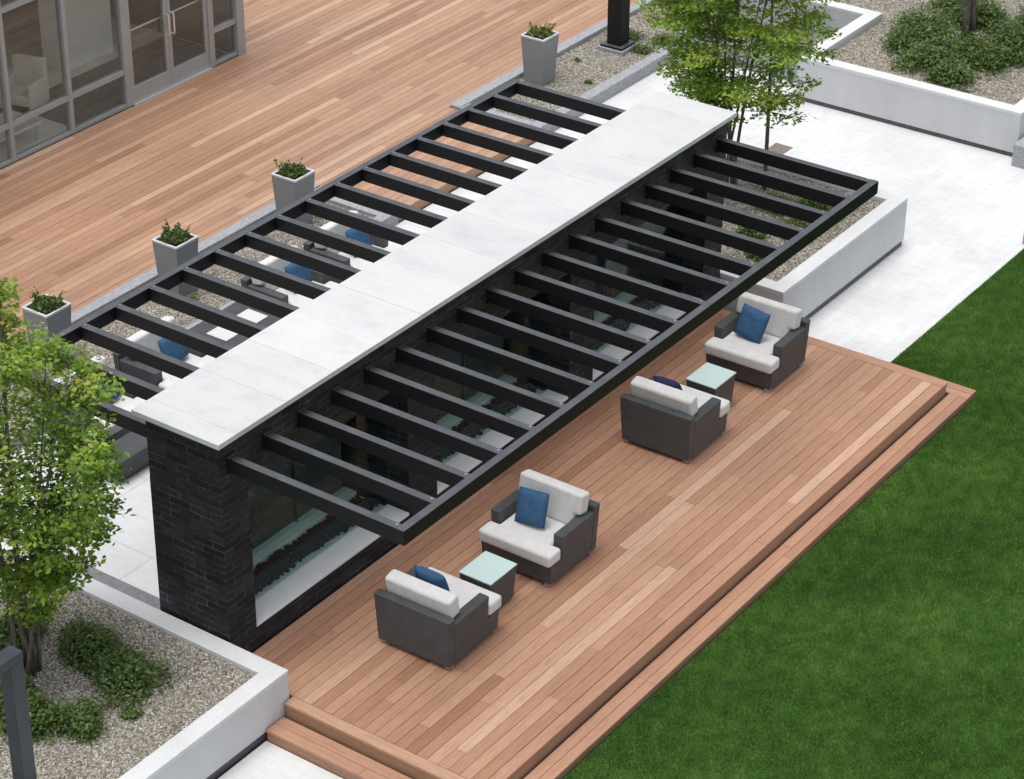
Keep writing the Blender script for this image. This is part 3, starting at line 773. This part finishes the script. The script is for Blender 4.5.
bush('small yellow green plant in gravel behind the patio chairs', 5.85, 5.95, .13, .14, .16, 260, .05, mat='leafP', seed=80, name='ground_cover', cat='plant', group='plants in the pot gravel strip')

# far tree in the raised planter
def prof3(h): return 1.9*math.sin(math.pi*min(1,max(0,h)))**.6
tree('tall multi stem tree among the dark shrubs, only its trunks in the picture', 19.35, 1.12, .63,
     [(.2,.3,5.2,.07),(-.3,.2,5.0,.06),(.3,-.35,5.1,.06),(-.15,-.2,4.8,.05)], 5.2, 31, prof3, nb=7, leafn=16, lsize=.12, first=.55)

# ---------------------------------------------------------------- tall grey pots
def pot(x, y, label, seed, dry=False):
    t = empty('potted_plant', (x,y,.13)); tag(t, label, 'potted plant', 'tall square pots along the terrace')
    h, a, b = .82, .178, .225
    mb = MB()
    def ringv(k, z): return [(-k,-k,z),(k,-k,z),(k,k,z),(-k,k,z)]
    mb.v += ringv(a,0)+ringv(b,h)
    for q in ((0,3,2,1),(0,1,5,4),(1,2,6,5),(2,3,7,6),(3,0,4,7)): mb.f.append(q); mb.r.append(.5)
    mb.build('pot', M['potM'], t, bevel=.006)
    mb = MB(); i = b-.03
    mb.box(-b-.002,b+.002,-b-.002,-i,h-.02,h+.006); mb.box(-b-.002,b+.002,i,b+.002,h-.02,h+.006); mb.box(-b-.002,-i,-i,i,h-.02,h+.006); mb.box(i,b+.002,-i,i,h-.02,h+.006)
    mb.build('rim', M['potRim'], t)
    mb = MB(); mb.box(-i,i,-i,i,h-.08,h-.03); mb.build('soil', M['soil'], t)
    n = 520; rr = np.random.default_rng(seed)
    ph = rr.uniform(0,2*np.pi,n); rad = np.sqrt(rr.random(n))*.2; hh = rr.uniform(0,.17,n)*(1.1-rad*3)
    C = np.stack([np.cos(ph)*rad, np.sin(ph)*rad, h-.02+np.clip(hh,0,1)*.8],1)
    for q in range(9):
        a_ = rr.uniform(0,6.28); r_ = rr.uniform(.02,.15); L_ = rr.uniform(.12,.30); m_ = 26; f_ = rr.random(m_)
        C = np.concatenate([C, np.stack([np.cos(a_)*(r_+f_*L_*.45)+rr.normal(0,.012,m_), np.sin(a_)*(r_+f_*L_*.45)+rr.normal(0,.012,m_), h+f_*L_*.8+rr.normal(0,.01,m_)],1)])
    n = len(C)
    raw_mesh('foliage', leaf_cards(C, .05, .1), 4, np.clip(.45+rr.normal(0,.22,n)+(.35 if dry else 0),0,1), M['leafP'], t)
pot(3.66,6.45,'grey square pot nearest the camera, partly behind the leafy tree',1)
pot(6.07,6.40,'grey square pot second from the left with low green plant',2)
pot(8.62,6.44,'grey square pot third from the left, near the terrace opening',3)
pot(14.98,6.55,'tall grey square pot with dry looking plant beside the dark post',4,True)

# ---------------------------------------------------------------- posts
def post(label, x, y, w, z0, h, mat='steel', plinth=True, group='dark steel posts'):
    t = empty('steel_post', (x,y,z0)); tag(t, label, 'post', group)
    mb = MB(); mb.box(-w/2,w/2,-w/2,w/2,.0 if not plinth else .11,h); mb.build('column', M[mat], t, bevel=.006)
    if plinth:
        mb = MB(); mb.box(-.25,.25,-.25,.25,0,.07); mb.build('plinth', M['granite'], t, bevel=.006)
        mb = MB(); mb.box(-.215,.215,-.215,.215,.07,.11); mb.build('base_plate', M[mat], t, bevel=.004)
    return t
post('dark square steel post on a granite plinth in gravel beside the tall pot', 16.87, 6.26, .27, .13, 3.4)
post('dark square steel post half hidden behind the far leafy tree', 17.9, 4.75, .27, .13, 3.4)
t = empty('steel_gate_frame', (-3.30,-.22,0)); tag(t, 'blue grey steel post with crossbeam at the bottom left corner', 'post')
mb = MB(); mb.box(-.08,.08,-.08,.08,.56,2.40); mb.build('column', M['post'], t, bevel=.005)
mb = MB(); mb.box(-3.6,.083,-.083,.083,2.402,2.50); mb.build('crossbeam', M['post'], t, bevel=.005)
mb = MB(); mb.box(-3.6,-3.4,-.10,.10,.56,2.40); mb.build('column', M['post'], t, bevel=.005)

# ---------------------------------------------------------------- glazed building front
YB = 11.24
b_ = empty('building', (0,YB,ZU)); tag(b_, 'building with grey framed glass front and double doors at top left', 'building')
def bx(name, mat, x0,x1,y0,y1,z0,z1, par=None, bev=0): 
    mb = MB(); mb.box(x0,x1,y0,y1,z0,z1); return mb.build(name, mat, par or b_, bevel=bev)
HT = 3.0
mull = [-.6,.97-.3,1.95-.02,3.2-.0,4.9-.46,5.13+.58,6.40,7.67,8.95]
mull = [0.05,1.32,2.59,3.86,5.13,6.40,7.67,8.95]
for x in mull: bx('mullion', M['frame'], x-.04,x+.04,-.02,.10,.0,HT, bev=.003)
bx('mullion', M['frame'], 10.16,10.30,-.022,.10,0,HT, bev=.003)
bx('mullion', M['frame'], 12.17,12.29,-.022,.10,0,HT, bev=.003)
bx('corner_post', M['frame'], 12.84,13.03,-.04,.15,0,HT+1.2, bev=.004)
xs_ = mull+[10.2]
for a, b in zip(xs_[:-1], xs_[1:]):
    b2 = b-.04 if b < 10.1 else 10.16
    for z0,z1 in ((0,.06),(.57,.65),(2.40,2.48),(HT-.08,HT)):
        bx('rail', M['frame'], a+.041,b2-.001,-.012,.09,z0,z1)
    for z0,z1 in ((.061,.569),(.651,2.399),(2.481,HT-.081)):
        bx('window_pane', M['window'], a+.041,b2-.001,.035,.047,z0,z1)
for z0,z1 in ((0,.06),(.57,.65),(2.40,2.48),(HT-.08,HT)): bx('rail', M['frame'], 12.291,12.839,-.012,.09,z0,z1)
for z0,z1 in ((.061,.569),(.651,2.399),(2.481,HT-.081)): bx('window_pane', M['window'], 12.291,12.839,.035,.047,z0,z1)
for x0, x1, hx in ((10.302,11.228,11.17),(11.234,12.168,11.29)):
    d = empty('door', (x0,0,0)); d.parent = b_; w = x1-x0
    # the leaf itself
    mb = MB(); mb.box(0,w,.0,.06,.01,.29); mb.box(0,.075,.0,.06,.29,2.2); mb.box(w-.075,w,.0,.06,.29,2.2); mb.box(.075,w-.075,0,.06,2.12,2.2)
    mb.build('door_frame', M['frame'], d, bevel=.003)
    mb = MB(); mb.box(.076,w-.076,.025,.037,.291,2.119); mb.build('door_pane', M['window'], d)
    mb = MB(); mb.tube([(.05,.10,1.20),(w-.05,.10,1.20)],[.018,.018],8); mb.build('push_bar', M['alu'], d)
    hx -= x0
    mb = MB(); mb.tube([(hx,-.0,1.28),(hx,-.075,1.28),(hx,-.085,1.24),(hx,-.085,.96),(hx,-.075,.92),(hx,0,.92)],[.016]*6,8); mb.build('handle', M['alu'], d)
bx('door_head', M['frame'], 10.301,12.169,-.02,.09,2.21,2.30); bx('window_pane', M['window'], 10.301,12.169,.035,.047,2.301,HT-.081); bx('rail', M['frame'], 10.301,12.169,-.02,.09,HT-.08,HT)
bx('threshold', M['alu'], 10.301,12.169,-.06,-.001,0,.015)
bx('wall', M['slab'], -8,12.838,-.03,.3,HT+.002,HT+1.2); bx('wall', M['slab'], -8,.008,-.03,.3,0,HT)
bx('side_wall', M['slab'], 12.85,13.01,.16,9,0,HT+1.2)
bx('rear_wall', M['interior'], -8,12.84,8.8,9,0,HT+1.2)
bx('roof', M['slab'], -8,13.01,.31,9,HT+1.0,HT+1.18)
bx('ceiling', M['interior'], -8,12.84,.31,8.79,HT+.05,HT+.1)
bx('lobby_floor', M['lobby'], -8,12.84,.11,8.79,-.05,.004)
bx('carpet', M['carpet'], 9.1,12.8,.13,1.55,.0045,.012); bx('carpet', M['carpet'], 4.0,9.099,1.15,1.8,.0045,.012)
bx('column', M['interior'], 10.6,11.75,1.8,2.3,.01,HT+.04)
# lounge chair behind the glass
t = empty('lobby_chair', (9.12,YB+1.25,ZU+.005), math.radians(195)); tag(t, 'pale upholstered chair seen behind the glass front at top left', 'armchair')
mb = MB(); mb.box(-.3,.32,-.3,.3,.22,.42); mb.build('seat', M['upholstery'], t, bevel=.03, seg=3); t.scale = (.82,.82,.88)
mb = MB(); mb.box(-.40,-.27,-.36,.36,.12,.95); mb.build('backrest', M['upholstery'], t, bevel=.03, seg=3)
for s in (-1,1):
    mb = MB(); mb.box(-.30,.3,s*.33-.045,s*.33+.045,.12,.62); mb.build('armrest', M['upholstery'], t, bevel=.02, seg=3)
    for sx in (-.3,.26):
        mb = MB(); mb.box(sx-.02,sx+.02,s*.3-.02,s*.3+.02,0,.15); mb.build('leg', M['alu'], t)
t = empty('lobby_table', (7.95,YB+.55,ZU+.012)); tag(t, 'low white table just inside the glass at left edge', 'table')
mb = MB(); mb.box(-.55,.55,-.35,.35,.28,.33); mb.build('table_top', M['upholstery'], t)
for sx in (-1,1):
    for sy in (-1,1):
        mb = MB(); mb.box(sx*.48-.02,sx*.48+.02,sy*.28-.02,sy*.28+.02,0,.28); mb.build('leg', M['alu'], t)

# ---------------------------------------------------------------- light
SUN_EL, SUN_AZ = 81, 150            # azimuth measured from +X towards +Y (soft sun over the building side)
w = D.worlds.new('World'); scene.world = w; w.use_nodes = True; nt = w.node_tree
sky = nt.nodes.new('ShaderNodeTexSky'); sky.sky_type = 'NISHITA'; sky.sun_disc = False
sky.sun_elevation = math.radians(SUN_EL); sky.sun_rotation = math.radians(90-SUN_AZ); sky.air_density = 1.0; sky.dust_density = 3.0; sky.ozone_density = 1.0
hs = nt.nodes.new('ShaderNodeHueSaturation'); hs.inputs['Saturation'].default_value = .38
bg = nt.nodes['Background']; bg.inputs[1].default_value = .15
nt.links.new(sky.outputs[0], hs.inputs['Color']); nt.links.new(hs.outputs[0], bg.inputs[0])
sd = D.lights.new('sun', 'SUN'); sd.energy = .95; sd.angle = math.radians(28); sd.color = (1,.98,.955)
so = D.objects.new('sun', sd); COL.objects.link(so)
az, el = math.radians(SUN_AZ), math.radians(SUN_EL)
dirv = Vector((math.cos(az)*math.cos(el), math.sin(az)*math.cos(el), math.sin(el)))
so.rotation_euler = dirv.to_track_quat('Z','Y').to_euler(); so.location = dirv*30

# ---------------------------------------------------------------- camera
cd = D.cameras.new('camera'); cam = D.objects.new('camera', cd); COL.objects.link(cam)
cam.location = (-15.3038,-14.3542,15.8899); cam.rotation_mode = 'XYZ'; cam.rotation_euler = (1.0605,.0107,-.9256)
cd.sensor_width = 36; cd.sensor_fit = 'HORIZONTAL'; cd.lens = 36*2428.85/1024
cd.shift_x = (512-436.98)/1024; cd.shift_y = (338.43-389.5)/1024
cd.clip_start = .5; cd.clip_end = 1000
scene.camera = cam
scene.render.engine = 'CYCLES'
vs_ = scene.view_settings; vs_.view_transform = 'Standard'; vs_.look = 'None'; vs_.gamma = 1; vs_.exposure = 0.53
scene.display_settings.display_device = 'sRGB'
